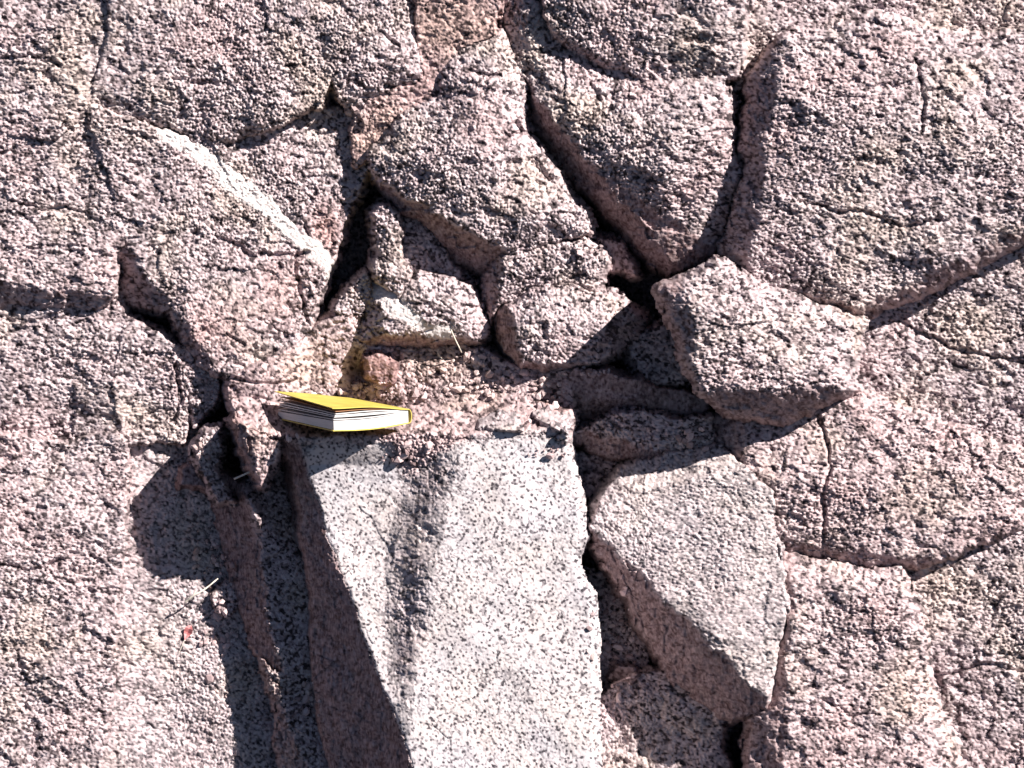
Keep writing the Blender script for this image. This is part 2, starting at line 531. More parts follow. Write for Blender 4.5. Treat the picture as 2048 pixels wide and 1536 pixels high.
rock('boulder', 'corner boulder at the very top, split off by a diagonal crack',
     [(1080, -100), (1500, -100), (1475, 150), (1300, 166), (1238, 150), (1180, 128), (1105, 82)],
     (1220, 70, 0.04 + Z, 0.10, 0.05), grow=6, dome=0.02, dome_px=60, rnd=10, bevels=[(1095, 45, 1245, 130, 1.5, 0.2)])
rock('boulder', 'squat rough block wedged under the massive middle block',
     [(1000, 514), (1060, 497), (1110, 482), (1175, 484), (1214, 518), (1196, 562), (1202, 592), (1150, 576), (1060, 577), (1010, 612), (978, 642), (964, 600), (958, 560)],
     (1090, 540, 0.025 + Z, 0.02, 0.05), dome=0.016, dome_px=45, rnd=9, bevels=[(1010, 505, 1000, 620, 1.3, 0.6)], cracks=[([(1050, 574), (1110, 572)], 4, 0.006)])
rock('boulder', 'rounded knobbly block with rusty sides beneath the squat block',
     [(986, 638), (1035, 602), (1060, 579), (1150, 579), (1200, 594), (1240, 600), (1292, 640), (1280, 690), (1215, 705), (1150, 738), (1095, 750), (1045, 742), (1005, 690)],
     (1110, 660, 0.04 + Z, -0.04, 0.06), grow=3, dome=0.028, dome_px=45, rnd=10,
     bevels=[(1028, 600, 1052, 745, 1.9, 0.85), (1040, 722, 1150, 728, 1.8, 0.8), (1216, 590, 1185, 720, 0.9, 0.1)],
     cracks=[([(1150, 585), (1200, 596)], 5, 0.008), ([(1085, 650), (1092, 680)], 8, 0.008)])
rock('rock_pillar', 'narrow upright rock beside the deep shaded cleft',
     [(742, 428), (768, 410), (800, 428), (806, 470), (800, 520), (822, 545), (800, 604), (762, 578), (744, 560), (752, 500)],
     (772, 500, -0.002 + Z, 0.15, 0.05), dome=0.016, dome_px=30, rnd=9, bevels=[(752, 420, 752, 570, 1.2, 0.2)])
rock('boulder', 'shaded ledge rock tucked under the brown underside of the middle block',
     [(800, 430), (840, 440), (870, 470), (905, 535), (930, 560), (900, 590), (840, 575), (815, 545), (800, 510)],
     (850, 520, -0.03 + Z, -0.1, -0.3), rnd=7)
rock('rock_flake', 'small pointed flake at the foot of the shaded cleft',
     [(668, 622), (700, 572), (735, 546), (744, 575), (735, 605), (725, 632), (692, 634)],
     (705, 600, -0.022 + Z, -0.1, 0), rnd=6, bevels=[(700, 575, 668, 620, 1.2, 0), (735, 546, 735, 610, 0.6, 0.4)])
rock('boulder', 'fist-sized block capped by a short white vein, reddish underneath',
     [(735, 564), (765, 574), (800, 604), (806, 566), (830, 540), (880, 556), (940, 568), (968, 612), (975, 664), (962, 700), (900, 710), (855, 700), (795, 716), (736, 704), (722, 662), (728, 612)],
     (850, 630, -0.002 + Z, 0.02, 0.06), dome=0.027, dome_px=45, rnd=9,
     bevels=[(850, 668, 975, 672, 2.0, 0.9), (740, 560, 740, 700, 1.0, 0.0), (802, 602, 832, 545, 0.9, 0.0, (900, 640))],
     veins=[([(745, 575), (790, 612), (830, 640), (862, 658), (885, 664)], 15)],
     cracks=[([(800, 606), (850, 610), (900, 628)], 4, 0.006), ([(800, 690), (860, 655)], 4, 0.006)])
rock('rock_stub', 'rusty brown stub poking from a dark pit above the notebook',
     [(733, 708), (770, 712), (794, 735), (788, 764), (757, 772), (738, 746)], (760, 740, 0.0 + Z, -0.2, 0), rnd=8, varnish=0.75,
     custom=lambda c: c.update(stain=c['stain'] * 0 + 0.8))

# ---- the big broken block: weathered ledge on top, white fresh face, brown joint side


def big_custom(c):
    px, py, wx, wy, w = c['px'], c['py'], c['wx'], c['wy'], c['w']
    # groove: the nearer facet stands proud of the one beside the brown joint
    line_x = np.interp(py, [860, 930, 1050, 1200, 1350, 1470], [930, 915, 885, 862, 832, 818])
    wid = np.interp(py, [880, 960, 1100, 1250, 1400], [66, 96, 106, 80, 40])
    t = (wx - line_x) / wid
    rise = 0.58 * np.interp(py, [862, 930, 1100, 1300, 1440], [0.0, 0.85, 1.0, 0.95, 0.5])
    w = w - rise * wid * S * (1 - np.clip(t + 1, 0, 1) + 0.05 * np.sin(np.pi * 2 * np.clip(t + 1, 0, 1)))
    # pit round the rusty stub
    w = w - 0.045 * np.exp(-(((px - 718) / 20) ** 2 + ((py - 742) / 30) ** 2))
    # hollow that holds the notebook
    w = w - 0.045 * np.exp(-(((px - 690) / 95) ** 4 + ((py - 832) / 24) ** 4))
    c['w'] = w
    edge = np.interp(px, [560, 610, 700, 760, 800, 830, 880, 950, 1040, 1090, 1140], [905, 890, 885, 885, 925, 945, 905, 872, 872, 860, 868])
    f = sstep(-16, 20, wy + 26 * N_MID[c['sl']] + 10 * N_FIN[c['sl']] - edge)
    side = c['varnish'] > 0.2
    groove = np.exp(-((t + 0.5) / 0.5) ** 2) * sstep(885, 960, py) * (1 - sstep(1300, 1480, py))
    c['fresh'] = np.where(side, 0.0, f * (1 - 0.78 * groove))  # groove strip coloured darker: partly mica-rich streak, partly its half shade painted in
    c['stain'] = np.clip(0.25 * (1 - f) + 0.65 * np.exp(-(((px - 1112) / 30) ** 2 + ((py - 792) / 32) ** 2)), 0, 1)
    c['side'] = side
    c['gmul'] = (1 - 0.45 * sstep(880, 840, py)) * (1 - 0.55 * groove)
    c['f'] = f


def big_parts(c):
    side = c['varnish'] > 0.3
    fr = (c['f'] > 0.5) & ~side
    return [('joint_face', 'dark brown shaded joint face', side), ('fresh_face', 'white freshly broken face', fr), ('weathered_ledge', 'grey weathered ledge', np.ones(side.shape, bool))]


def block_profile(c):
    """ledge: steep shelf at the notebook, then a gentler weathered slope up to the blocks"""
    px, py, w = c['px'], c['py'], c['w']
    crest = np.interp(px, [450, 560, 620, 700, 800, 900, 1000, 1140], [850, 872, 880, 876, 872, 872, 868, 862])
    up = (crest - py - 6 * N_MID[c['sl']]) * S
    e1 = 0.047
    w = w - np.clip(590 - px, 0, 160) * S * 0.55 * sstep(905, 880, py)
    shelf = np.interp(px, [455, 520, 570, 620, 710, 820, 960, 1150], [1.3, 1.7, 2.4, 3.3, 3.3, 2.7, 1.9, 1.6])
    dr = np.where(up > 0, np.minimum(up, e1) * shelf + np.clip(up - e1, 0, None) * np.interp(px, [700, 860], [-0.22, 0.35]), 0)
    dr = np.where((up > 0) & (up < 0.008), dr * (up / 0.008), dr)
    c['w'] = np.minimum(w, np.maximum(w - dr, -5))
    big_custom(c)


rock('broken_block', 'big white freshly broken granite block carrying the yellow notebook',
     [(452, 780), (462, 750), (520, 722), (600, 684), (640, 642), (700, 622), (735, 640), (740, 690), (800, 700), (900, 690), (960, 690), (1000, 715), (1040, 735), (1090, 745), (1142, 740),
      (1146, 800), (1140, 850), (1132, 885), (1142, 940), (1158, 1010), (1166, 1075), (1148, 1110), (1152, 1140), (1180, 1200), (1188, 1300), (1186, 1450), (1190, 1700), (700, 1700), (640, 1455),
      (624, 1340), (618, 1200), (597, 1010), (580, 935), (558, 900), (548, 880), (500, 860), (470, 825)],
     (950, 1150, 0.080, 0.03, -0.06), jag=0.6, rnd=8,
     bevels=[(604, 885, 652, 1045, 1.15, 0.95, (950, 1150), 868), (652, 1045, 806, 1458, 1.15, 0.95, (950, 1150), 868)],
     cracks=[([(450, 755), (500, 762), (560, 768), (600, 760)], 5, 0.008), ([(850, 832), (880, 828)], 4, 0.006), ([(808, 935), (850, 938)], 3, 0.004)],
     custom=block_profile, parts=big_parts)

# ---- lower corner, beside the brown joint face
rock('flat_rock', 'pale sunlit slab in the bottom corner holding the red leaf',
     [(160, 890), (250, 880), (345, 850), (375, 838), (382, 900), (390, 960), (440, 1000), (500, 1180), (540, 1340), (590, 1460), (620, 1700), (165, 1700), (215, 1300), (232, 1010)],
     (380, 1200, -0.138, -0.10, -0.02), grow=18, rnd=7, bump=1.0, grain=0.85, fresh=0.22)
rock('flat_rock', 'standing plate with brown outer edge leaning on the broken block',
     [(408, 940), (440, 930), (478, 965), (520, 945), (560, 900), (590, 930), (640, 1050), (640, 1340), (605, 1366), (558, 1364), (520, 1335), (498, 1290), (470, 1200), (440, 1085), (420, 1000)],
     (560, 1150, -0.066, -0.05, 0.02), rnd=7, custom=lambda c: c.update(w=c['w'] + 0.050 * np.exp(-(((c['px'] - 508 - 0.35 * (c['py'] - 1020)) / 13) ** 2 + ((c['py'] - 1020) / 38) ** 2))),
     bevels=[(500, 965, 566, 1350, 1.35, 0.95, (600, 1150)), (430, 940, 470, 990, 0.8, 0.0)],
     cracks=[([(470, 985), (478, 1010)], 5, 0.008)])
rock('rock_flake', 'dark spur below the standing plate',
     [(520, 1325), (560, 1352), (625, 1345), (650, 1450), (700, 1700), (575, 1700), (548, 1405)], (580, 1400, -0.075, -0.1, 0), rnd=7, bevels=[(535, 1320, 590, 1460, 1.2, 0.6)])
rock('rock_flake', 'thin sunlit upright flake between two dark gaps',
     [(388, 890), (408, 866), (446, 860), (444, 900), (432, 938), (458, 985), (472, 1008), (442, 1004), (408, 945)], (425, 905, -0.030, -0.2, 0.1), rnd=5, bump=0.7)
rock('sharp_rock', 'triangular blade of rock with dark brown side under the notebook corner',
     [(468, 842), (500, 866), (558, 890), (548, 925), (524, 968), (502, 932)], (530, 905, 0.042, 0.0, 0.15), rnd=4,
     bevels=[(498, 866, 526, 970, 1.7, 0.9, (550, 900))], bump=0.6, stain=0.3)
rock('rock_stub', 'dark brown stub in the shaded gap by the pale corner slab',
     [(358, 972), (366, 938), (385, 922), (408, 940), (414, 975)], (388, 955, -0.085, 0, -0.3), rnd=8, varnish=0.95)
rock('rock_lump', 'shaded lump resting behind the forked straw',
     [(425, 1180), (450, 1155), (475, 1165), (480, 1205), (462, 1232), (430, 1225)], (452, 1195, -0.122, 0, -0.1), rnd=16, grain=0.8)

# ---- shaded side, beyond the broken block
rock('rock_flake', 'smooth dull purple flake leaning in the black gap under the overhanging boulder',
     [(1195, 478), (1240, 488), (1272, 545), (1210, 542)], (1230, 515, -0.075, 0.1, 0.1), rnd=4, bump=0.4, grain=0.3, varnish=0.35)
rock('rock_lump', 'shaded rounded lump at the frame edge, over the long purple slab',
     [(1258, 702), (1278, 668), (1335, 645), (1400, 700), (1380, 765), (1300, 768), (1268, 742)], (1300, 710, -0.055, 0.1, 0), rnd=14)
rock('flat_rock', 'long purple brown slab lying in shade below the rounded block',
     [(1138, 752), (1152, 740), (1210, 738), (1300, 768), (1425, 790), (1405, 850), (1300, 832), (1235, 822), (1190, 852), (1150, 882), (1134, 842)],
     (1220, 780, -0.030, -0.1, 0.3), rnd=6, bump=0.7, grain=0.35, varnish=0.85, bevels=[(1140, 782, 1300, 806, 1.0, 0.9, (1220, 740))])
rock('flat_rock', 'shaded speckled slab with rusty lower edge beside the broken block',
     [(1138, 872), (1190, 850), (1236, 824), (1425, 842), (1425, 935), (1300, 922), (1232, 920), (1165, 896)],
     (1240, 860, -0.015, 0.05, 0.25), rnd=6, bump=0.8, bevels=[(1140, 858, 1310, 892, 1.2, 0.9, (1260, 830))])
rock('stone', 'upper dark stone jammed in the hole behind the broken block',
     [(1142, 908), (1190, 903), (1230, 925), (1224, 952), (1180, 947), (1146, 942)], (1185, 928, -0.088, 0, 0.3), rnd=14, grain=0.5, cat='stone')
rock('stone', 'lower rounded dark stone jammed in the hole behind the broken block',
     [(1152, 950), (1180, 942), (1208, 952), (1207, 985), (1185, 1004), (1160, 996)], (1180, 970, -0.075, 0, 0.3), rnd=20, grain=0.5, cat='stone')
rock('flat_rock', 'half sunlit rough block with reddish lower side, across the black crack',
     [(1192, 1000), (1206, 975), (1235, 940), (1285, 915), (1440, 890), (1540, 985), (1580, 1200), (1535, 1420), (1440, 1440), (1350, 1370), (1305, 1298), (1285, 1272), (1232, 1165), (1188, 1092), (1180, 1050)],
     (1240, 1060, 0.030, 0.05, -0.05), rnd=8, fresh=0.45, bump=0.8, bevels=[(1180, 1044, 1310, 1172, 1.4, 0.9), (1190, 1012, 1300, 985, 0.9, 0.0, (1240, 1100))],
     cracks=[([(1225, 1100), (1270, 1210), (1290, 1260)], 3, 0.005)])
rock('flat_rock', 'dark knobbly slab down in the black crack',
     [(1170, 1130), (1205, 1140), (1240, 1190), (1292, 1290), (1300, 1345), (1240, 1360), (1190, 1400), (1180, 1300)], (1230, 1270, -0.120, 0, 0.05), rnd=8)
rock('flat_rock', 'lowest shaded slab, under the small loose stone',
     [(1198, 1392), (1230, 1362), (1300, 1338), (1450, 1325), (1450, 1700), (1245, 1700), (1214, 1430)], (1260, 1400, -0.075, 0.1, 0.1), rnd=7)
rock('rock_flake', 'narrow splinter between the white block and the lowest shaded slab',
     [(1176, 1405), (1198, 1398), (1226, 1450), (1275, 1700), (1180, 1700)], (1200, 1430, -0.06, 0, 0), rnd=6)

# ---- the outcrop goes on beyond what the photograph shows
rock('flat_rock', 'smooth strip of weathered rock along the top, behind the great split boulder',
     [(1430, -100), (2300, -100), (2300, 160), (1960, 130), (1700, 100), (1400, 190)], (1800, 60, -0.055, -0.05, 0.1), rnd=10, grow=16)
rock('boulder', 'great split boulder, largest of the upper row',
     [(1490, 150), (1570, 70), (1750, 30), (1960, 75), (2300, 45), (2300, 420), (2060, 470), (1905, 560), (1705, 640), (1560, 612), (1440, 520), (1480, 350)],
     (1800, 320, 0.030, 0.03, -0.08), dome=0.05, dome_px=110, rnd=13, bevels=[(1570, 60, 1500, 560, 0.9, 0.3), (1470, 560, 1720, 610, 1.3, 0.7), (1720, 612, 2060, 440, 1.2, 0.5)],
     cracks=[([(1600, 400), (1680, 430), (1730, 420), (1800, 455), (1880, 440)], 6, 0.012), ([(1830, 120), (1850, 200), (1840, 260)], 5, 0.010)])
rock('boulder', 'tall outermost block set back below the great split boulder',
     [(1690, 640), (1900, 556), (2060, 466), (2300, 415), (2300, 900), (2060, 930), (1860, 858), (1715, 800)], (1950, 720, -0.045, 0.06, 0.05), rnd=11, grow=14,
     cracks=[([(1800, 640), (1900, 700), (2050, 720)], 6, 0.012)], bevels=[(1700, 640, 1730, 810, 0.8, 0.0)])
rock('boulder', 'smooth-topped boulder leaning over the shaded purple slab',
     [(1316, 580), (1430, 528), (1560, 592), (1722, 642), (1702, 770), (1565, 850), (1450, 828), (1380, 742)], (1500, 690, 0.120, -0.22, -0.03), dome=0.03, dome_px=70, rnd=15,
     bevels=[(1375, 545, 1410, 830, 0.7, 0.5), (1400, 775, 1690, 765, 1.2, 0.7)])
rock('boulder', 'broad weathered block in the row below the leaning boulder',
     [(1420, 850), (1560, 846), (1722, 790), (1862, 850), (2060, 922), (2035, 1040), (1805, 1140), (1600, 1118), (1450, 1050)], (1720, 960, 0.0, -0.02, -0.02), dome=0.03, dome_px=80, rnd=11, grow=12,
     bevels=[(1490, 860, 1500, 1080, 1.0, 0.5), (1500, 1070, 1820, 1110, 1.0, 0.6)], cracks=[([(1640, 830), (1660, 940), (1640, 1010), (1650, 1110)], 6, 0.012)], stain=0.15)
rock('boulder', 'outermost lower slab with a slanting upper edge',
     [(1800, 1130), (2040, 1020), (2300, 985), (2300, 1700), (1930, 1700), (1860, 1420)], (2000, 1300, -0.050, 0.04, 0.03), rnd=10, grow=18,
     cracks=[([(1870, 1360), (1960, 1330), (2060, 1350)], 6, 0.012)])
rock('flat_rock', 'weathered slab with a brown side, beyond the half sunlit block',
     [(1545, 1092), (1620, 1114), (1800, 1134), (1846, 1262), (1872, 1400), (1960, 1700), (1480, 1700), (1500, 1440), (1575, 1250)], (1650, 1350, 0.035, -0.08, 0.02), rnd=9,
     bevels=[(1600, 1090, 1570, 1570, 0.8, 0.6), (1500, 1150, 1850, 1185, 1.0, 0.0), (1780, 1150, 1860, 1600, 0.35, 0.0)], stain=0.1,
     cracks=[([(1640, 1400), (1700, 1430), (1760, 1425)], 4, 0.006)])
rock('flat_rock', 'outer weathered slab at the top corner, past the broad grey slab',
     [(-250, -100), (192, -100), (212, 60), (182, 206), (100, 262), (-250, 214)], (40, 60, -0.045 + Z, 0.06, -0.14), rnd=9, grow=20, cracks=[([(-20, 120), (60, 110), (120, 130)], 5, 0.01)])
rock('boulder', 'outer block level with the long vein',
     [(-250, 196), (92, 246), (185, 216), (242, 420), (216, 600), (92, 640), (-250, 602)], (60, 390, -0.026 + Z, 0.03, -0.04), rnd=10, grow=8, bevels=[(-60, 560, 210, 575, 0.9, 0.3)],
     cracks=[([(20, 400), (90, 420), (130, 410), (200, 440)], 5, 0.01)])
rock('flat_rock', 'outer slab below the block that is level with the vein',
     [(-250, 606), (82, 640), (216, 600), (258, 700), (242, 880), (120, 922), (-250, 862)], (60, 730, -0.060 + Z, 0.04, 0.12), rnd=9, grow=20)
rock('flat_rock', 'outer pale slab at the foot, past the sunlit corner slab',
     [(-250, 856), (112, 904), (232, 885), (236, 1010), (216, 1300), (165, 1700), (-250, 1700)], (60, 1250, -0.082, -0.06, 0.0), rnd=8, grow=18, bump=1.2,
     cracks=[([(-20, 1120), (60, 1140), (130, 1120)], 5, 0.01)])

# ------------------------------------------------------------------ bedrock behind the blocks
wb = (-0.290 + 0.030 * N_BIG + 0.02 * N_MAC + 0.008 * N_MID + 0.004 * N_FIN + 0.0026 * GRAIN + 0.004 * CHUNK
      + np.where((PX < -100) | (PX > 2150) | (PY < -60) | (PY > 1600), 1, 0) * (0.19 + 0.10 * N_BIG))
keep = COVER > -26
zero = np.zeros(PX.shape, np.float32)
o = grid_object('rock_face', keep, wb, dict(mineral=MINERAL, speck=SPECK, fresh=zero, stain=zero + 0.15, varnish=zero + 0.15, vein=zero), None, 0.0)
tag(o, 'weathered granite outcrop behind and around the loose blocks', None, None, 'structure')


# ------------------------------------------------------------------ helpers for small things
def top_at(px, py):
    j = int(np.clip(np.searchsorted(AY, py), 1, NY - 1)); i = int(np.clip(np.searchsorted(AX, px), 1, NX - 1))
    return float(TOP[j, i])


def tube(name, path, rad, mat, parent=None, seg=7, taper=0.5):
    p = np.array(path, float)
    # smooth the polyline a little
    for _ in range(2):
        q = [p[0]]
        for a, b in zip(p[:-1], p[1:]):
            q += [0.75 * a + 0.25 * b, 0.25 * a + 0.75 * b]
        q.append(p[-1]); p = np.array(q)
    n = len(p); vs = []; fs = []
    ref = np.array([0.3, 0.2, 0.93])
    for i in range(n):
        t = p[min(i + 1, n - 1)] - p[max(i - 1, 0)]; t = t / (np.linalg.norm(t) + 1e-12)
        a = np.cross(t, ref); a /= np.linalg.norm(a); b = np.cross(t, a)
        r = rad * (1 - taper * i / (n - 1)) * (1 + 0.12 * math.sin(i * 2.1))
        for k in range(seg):
            th = 2 * math.pi * k / seg
            vs.append(p[i] + r * (math.cos(th) * a + math.sin(th) * b))
    for i in range(n - 1):
        for k in range(seg):
            k2 = (k + 1) % seg
            fs.append((i * seg + k, i * seg + k2, (i + 1) * seg + k2, (i + 1) * seg + k))
    c0 = len(vs); vs.append(p[0]); c1 = len(vs); vs.append(p[-1])
    for k in range(seg):
        k2 = (k + 1) % seg
        fs.append((c0, k2, k, c0)); fs.append((c1, (n - 1) * seg + k, (n - 1) * seg + k2, c1))
    me = bpy.data.meshes.new(name)
    me.from_pydata([tuple(v) for v in vs], [], [tuple(dict.fromkeys(f)) for f in fs])
    me.shade_smooth()
    me.materials.append(mat)
    o = bpy.data.objects.new(name, me); COL.objects.link(o)
    if parent: o.parent = parent
    return o


# ------------------------------------------------------------------ grit lying in the pockets and on the ledge
rng = np.random.RandomState(7)
PH = (1 + 5 ** 0.5) / 2
ICO = np.array([(-1, PH, 0), (1, PH, 0), (-1, -PH, 0), (1, -PH, 0), (0, -1, PH), (0, 1, PH), (0, -1, -PH), (0, 1, -PH), (PH, 0, -1), (PH, 0, 1), (-PH, 0, -1), (-PH, 0, 1)]) / 1.9
ICF = [(0, 11, 5), (0, 5, 1), (0, 1, 7), (0, 7, 10), (0, 10, 11), (1, 5, 9), (5, 11, 4), (11, 10, 2), (10, 7, 6), (7, 1, 8), (3, 9, 4), (3, 4, 2), (3, 2, 6), (3, 6, 8), (3, 8, 9), (4, 9, 5), (2, 4, 11), (6, 2, 10), (8, 6, 7), (9, 8, 1)]
gv, gf, gm = [], [], []
spots = [(700, 790, 130, 14, 34), (960, 770, 140, 30, 60), (1090, 800, 40, 40, 26), (800, 905, 40, 16, 22), (1230, 1290, 40, 70, 70), (1240, 1180, 30, 30, 16), (440, 1270, 40, 90, 60),
         (420, 1120, 30, 50, 30), (620, 1395, 25, 30, 24), (1090, 905, 40, 14, 10), (560, 870, 30, 10, 14), (740, 775, 34, 10, 20), (960, 715, 40, 12, 24), (1200, 745, 50, 10, 20), (720, 232, 26, 14, 14),
         (1180, 480, 30, 40, 20), (1165, 1010, 12, 50, 14), (700, 500, 18, 60, 16), (390, 900, 14, 40, 14), (1380, 880, 40, 20, 18)]
for cx, cy, sxx, syy, cnt in spots:
    for _ in range(int(cnt * 1.6)):
        x = cx + rng.randn() * sxx * 0.6; y = cy + rng.randn() * syy * 0.6
        r = (2.0 + 7.0 * rng.rand() ** 4) * S
        R_ = np.linalg.qr(rng.randn(3, 3))[0]
        v = ICO * (0.75 + 0.5 * rng.rand(12, 1)) * r * (np.array([1.25, 1.0, 0.7]) + 0.3 * rng.rand(3))
        c = pt(x, y, top_at(x, y) + r * 0.55)
        k = len(gv)
        gv += [tuple(q) for q in (v @ R_.T + c)]
        gf += [tuple(k + i for i in f) for f in ICF]
        gm += [0.33 + 0.67 * rng.rand()] * 12
o = link_mesh('grit', gv, gf, GRANITE, None, dict(mineral=gm, speck=np.ones(len(gv)), fresh=np.zeros(len(gv)), stain=np.full(len(gv), 0.25), varnish=np.zeros(len(gv)), vein=np.zeros(len(gv))), smooth=False)
tag(o, 'loose grit scattered on the ledge and in the joints', None, None, 'stuff')

# ------------------------------------------------------------------ the notebook
YELLOW = plain_mat('yellow_cover', (0.50, 0.395, 0.075), 0.55, 0.16, 45, 0.0004)
ENDP = plain_mat('endpaper', (0.42, 0.20, 0.10), 0.7, 0.1, 90)


def paper_mat():
    m, n, b = new_mat('paper')
    co = n.nodes.new('ShaderNodeTexCoord').outputs['Object']
    mp = n.nodes.new('ShaderNodeMapping'); mp.inputs['Scale'].default_value = (25, 25, 2600)
    n.links.new(co, mp.inputs[0])
    f = noise_tex(n, 1.0, 2.0, mp.outputs[0])
    n.links.new(ramp(n, f, [(0.30, (0.44, 0.41, 0.405)), (0.55, (0.60, 0.57, 0.56))]), b.inputs['Base Color'])
    b.inputs['Roughness'].default_value = 0.8
    k = n.nodes.new('ShaderNodeBump'); k.inputs['Distance'].default_value = 0.0003; k.inputs['Strength'].default_value = 0.5
    n.links.new(f, k.inputs['Height']); n.links.new(k.outputs[0], b.inputs['Normal'])
    return m


PAPER = paper_mat()
wc = 0.126
NB = pt(668, 862, wc)
RB = pt(819, 846, wc - 0.064)
LB = pt(551, 838, wc - 0.148)
A_ = RB - NB
B_ = LB - NB
B_ = B_ - A_ * (np.dot(A_, B_) / np.dot(A_, A_)) * 0.9
N_ = np.cross(A_, B_); N_ = N_ / np.linalg.norm(N_)
if N_[2] < 0: N_ = -N_
book = bpy.data.objects.new('notebook', None); COL.objects.link(book)
# local axes of the notebook: x along the near short edge, y along the fore edge, z through the pages
ax_ = A_ / np.linalg.norm(A_); bx_ = np.cross(N_, ax_)
la, lb = np.linalg.norm(A_), np.linalg.norm(B_)
book.matrix_world = Matrix(((ax_[0], bx_[0], N_[0], NB[0]), (ax_[1], bx_[1], N_[1], NB[1]), (ax_[2], bx_[2], N_[2], NB[2]), (0, 0, 0, 1)))


def sheet(name, zlo, zhi, mat, a0=0.0, a1=1.0, b0=0.0, b1=1.0, na=28, nb=20):
    """closed sheet between two height functions of (a, b)"""
    vs = []; fs = []
    for zf in (zlo, zhi):
        for j in range(nb + 1):
            for i in range(na + 1):
                a = a0 + (a1 - a0) * i / na; b = b0 + (b1 - b0) * j / nb
                vs.append((float(a * la), float(b * lb), float(zf(a, b))))
    n1 = (na + 1) * (nb + 1)
    q = lambda i, j, l: l * n1 + j * (na + 1) + i
    for j in range(nb):
        for i in range(na):
            fs.append((q(i, j, 0), q(i, j + 1, 0), q(i + 1, j + 1, 0), q(i + 1, j, 0)))
            fs.append((q(i, j, 1), q(i + 1, j, 1), q(i + 1, j + 1, 1), q(i, j + 1, 1)))
    for i in range(na):
        fs.append((q(i, 0, 0), q(i + 1, 0, 0), q(i + 1, 0, 1), q(i, 0, 1)))
        fs.append((q(i, nb, 0), q(i, nb, 1), q(i + 1, nb, 1), q(i + 1, nb, 0)))
    for j in range(nb):
        fs.append((q(0, j, 0), q(0, j, 1), q(0, j + 1, 1), q(0, j + 1, 0)))
        fs.append((q(na, j, 0), q(na, j + 1, 0), q(na, j + 1, 1), q(na, j, 1)))
    me = bpy.data.meshes.new(name); me.from_pydata(vs, [], fs); me.materials.append(mat)
    o = bpy.data.objects.new(name, me); COL.objects.link(o); o.parent = book
    me.shade_smooth()
    me.set_sharp_from_angle(angle=math.radians(40))
    return o


base = lambda a, b: -0.0040 * math.sin(math.pi * min(1, max(0, a))) * (1 - b) + 0.003 * a * (1 - a)
bt = lambda a, b: base(a, b) + 0.0014
blk = lambda a, b: bt(a, b) + 0.0128 + 0.0022 * a - 0.0035 * b * (1 - a)


def lay(k, lift, arch):
    """loose leaves: together at the spine, fanned towards the fore edge"""
    def f(a, b):
        o = max(0.0, 1 - a)
        return blk(a, b) + 0.0003 + k * 0.0005 + lift * (o ** 1.1) * (1 + 0.75 * b) + arch * max(0.0, math.sin(math.pi * a)) ** 1.3 * (1 - 0.85 * b)
    return f


up = lambda f, t: (lambda a, b: f(a, b) + t)
sheet('back_cover', base, up(base, 0.0011), YELLOW, -0.02, 1.0, -0.012, 1.02)
sheet('page_block', bt, blk, PAPER, 0, 0.985)
for k, (l, ar) in enumerate(((0.0012, 0.0004), (0.0040, 0.0026), (0.0052, 0.0030), (0.0074, 0.0050))):
    f = lay(k, l, ar)
    sheet('loose_pages', f, up(f, 0.0010 if k != 2 else 0.0016), PAPER, 0.010 * k, 0.985)
f5 = lay(4, 0.0108, 0.0058)
sheet('endpaper', f5, up(f5, 0.0005), ENDP, 0.03, 0.985)
fc = lay(5, 0.0146, 0.0064)
sheet('front_cover', fc, up(fc, 0.0012), YELLOW, -0.02, 1.0, -0.012, 1.03)
sp0 = lambda a, b: base(1.0, b)
sp1 = lambda a, b: fc(1.0, b) + 0.0012
# spine: a rounded yellow strip closing the covers
vs = []; fs = []
ns, nb2 = 8, 14
for j in range(nb2 + 1):
    b = -0.012 + 1.035 * j / nb2
    z0, z1 = sp0(1, b), sp1(1, b)
    for lay_ in (0, 1):
        for i in range(ns + 1):
            t = i / ns
            r = 0.0034 * max(0.0, math.sin(math.pi * t)) ** 0.6 - (0.0011 if lay_ else 0)
            vs.append((float(la * 1.0 + r), float(b * lb), float(z0 + (z1 - z0) * t)))
row = 2 * (ns + 1)
for j in range(nb2):
    for i in range(ns):
        p0 = j * row + i
        fs.append((p0, p0 + row, p0 + row + 1, p0 + 1))
        p1 = p0 + ns + 1
        fs.append((p1, p1 + 1, p1 + row + 1, p1 + row))
for j in (0, nb2):
    for i in range(ns):
        p0 = j * row + i; p1 = p0 + ns + 1
        fs.append((p0, p0 + 1, p1 + 1, p1))
me = bpy.data.meshes.new('spine'); me.from_pydata(vs, [], fs); me.materials.append(YELLOW)
so = bpy.data.objects.new('spine', me); COL.objects.link(so); so.parent = book
tag(book, 'yellow covered field notebook lying slightly open on the ledge', 'notebook')

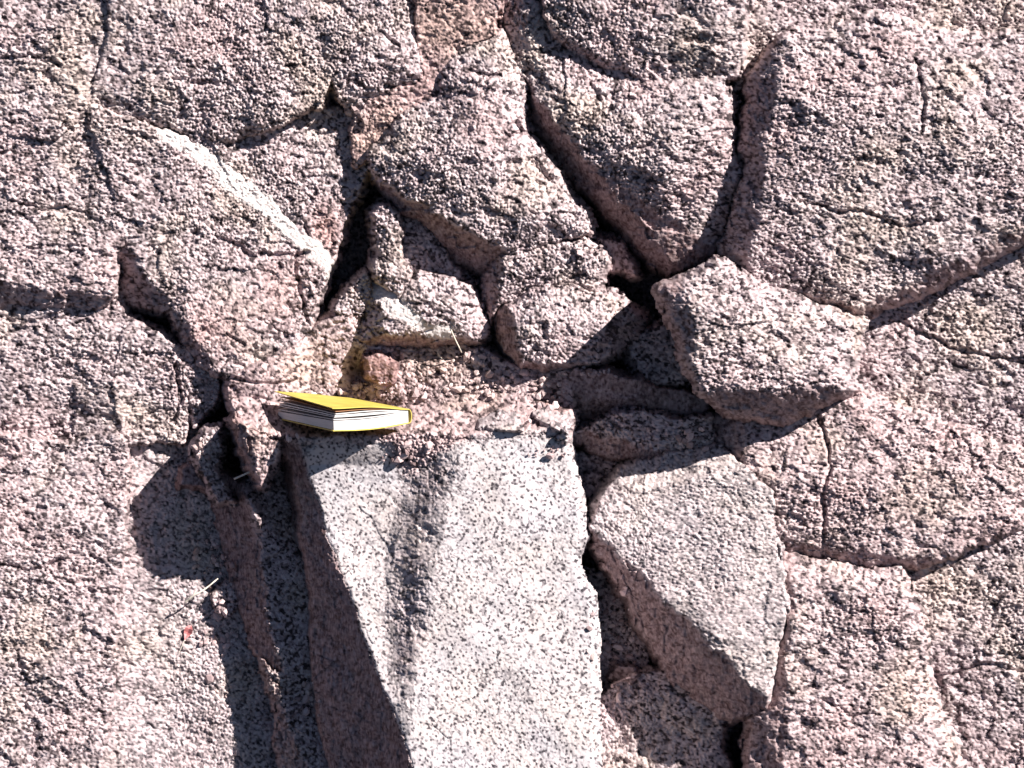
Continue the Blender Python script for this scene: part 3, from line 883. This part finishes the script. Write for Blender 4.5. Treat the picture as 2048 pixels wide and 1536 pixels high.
# ------------------------------------------------------------------ loose flakes, straws, leaf
rock('stone_flake', 'loose pale flake casting a dark shadow on the ledge near the notebook',
     [(958, 852), (970, 836), (995, 822), (1026, 832), (1040, 857), (1000, 860)], (1000, 842, 0.022, 0.15, 0.3), rnd=4, bump=0.35, grain=0.6, fresh=0.3, rel=True, dil=8, skirt=0.006, cat='stone flake', steep=3.5)
rock('stone_flake', 'loose flake half hanging over the corner of the broken block',
     [(1072, 832), (1095, 818), (1142, 835), (1146, 846), (1134, 876), (1108, 850)], (1110, 845, 0.016, 0.0, 0.2), rnd=4, bump=0.35, grain=0.6, fresh=0.3, rel=True, dil=7, skirt=0.006, cat='stone flake', steep=2.6)
rock('stone_chip', 'tiny white chip perched over the top of the black crack',
     [(1116, 880), (1128, 868), (1146, 886), (1132, 886)], (1130, 880, 0.014, 0, 0), rnd=4, bump=0.3, grain=0.4, fresh=0.6, rel=True, dil=5, skirt=0.004, cat='stone chip', steep=2.6)
rock('stone', 'small loose dull stone resting at the bottom of the black crack',
     [(1214, 1350), (1232, 1326), (1274, 1345), (1262, 1360), (1226, 1363)], (1240, 1346, 0.032, 0.2, 0.5), rnd=9, bump=0.35, grain=0.25, varnish=0.45, rel=True, dil=8, skirt=0.01, cat='stone')

STRAW = plain_mat('dry_straw', (0.66, 0.59, 0.50), 0.6, 0.2, 120)


def on(px, py, h=0.003):
    return pt(px, py, top_at(px, py) + h)


tw = tube('straw', [pt(371, 1204, -.100), pt(388, 1190, -.092), pt(407, 1181, -.092), pt(436, 1157, -.098)], 0.0019, STRAW)
tube('side_shoot', [pt(387, 1191, -.093), pt(392, 1180, -.092)], 0.0012, STRAW, tw)
tag(tw, 'pale forked straw across the shaded lump above the red leaf', 'straw')
s2 = tube('straw', [pt(902, 660, top_at(890, 650) + .008), pt(911, 680, -0.035), pt(918, 694, -0.035), pt(923, 705, top_at(925, 712) + .006)], 0.0011, STRAW, taper=0.2)
tag(s2, 'thin straight straw hanging over the reddish underside of the block', 'straw')
wl = -0.010
s3 = tube('straw', [pt(x, y, wl + .008) for x, y in ((468, 958), (482, 952), (495, 946), (508, 941), (517, 935), (514, 930), (503, 933), (498, 941))], 0.0016, STRAW, taper=0.45)
tag(s3, 'looped dry grass blade lying over the dark gap by the standing plate', 'grass blade')
s4 = tube('straw', [on(877, 699, .010), on(875, 705, .010), on(879, 712, .008), on(884, 717, .004)], 0.0008, STRAW)
tag(s4, 'short curled pale rootlet on the ledge by the reddish underside', 'rootlet')

LEAF = plain_mat('red_leaf', (0.50, 0.17, 0.17), 0.6, 0.3, 150, 0.0006)
lv = []; lf = []
nl = 8
outline = [0.0, 0.55, 0.9, 1.0, 0.95, 0.75, 0.5, 0.22, 0.0]
P0, P1 = np.array([382.0, 1250.0]), np.array([369.0, 1280.0])
side = np.array([(P1 - P0)[1], -(P1 - P0)[0]]); side = side / np.linalg.norm(side)
wl0 = top_at(375, 1265) + 0.006
for lyr in (0, 1):
    for i, hw in enumerate(outline):
        c = P0 + (P1 - P0) * i / nl
        for sgn in (-1, 0, 1):
            q = c + side * sgn * hw * 8.5
            lv.append(tuple(pt(q[0], q[1], wl0 + 0.003 * abs(sgn) * hw + 0.002 * math.sin(i) - 0.0005 * lyr)))
n3 = 3 * (nl + 1)
for i in range(nl):
    for k in (0, 1):
        a = i * 3 + k
        lf.append((a, a + 1, a + 4, a + 3)); lf.append((n3 + a, n3 + a + 3, n3 + a + 4, n3 + a + 1))
    a = i * 3
    lf.append((a, a + 3, n3 + a + 3, n3 + a)); lf.append((a + 2, n3 + a + 2, n3 + a + 5, a + 5))
me = bpy.data.meshes.new('leaf'); me.from_pydata(lv, [], lf); me.materials.append(LEAF)
leaf = bpy.data.objects.new('leaf', me); COL.objects.link(leaf)
tube('stalk', [pt(369, 1280, wl0), pt(364, 1292, wl0 - .001), pt(357, 1308, wl0 - .001)], 0.0007, STRAW, leaf)
tag(leaf, 'small dry red leaf lying on the pale corner slab', 'leaf')
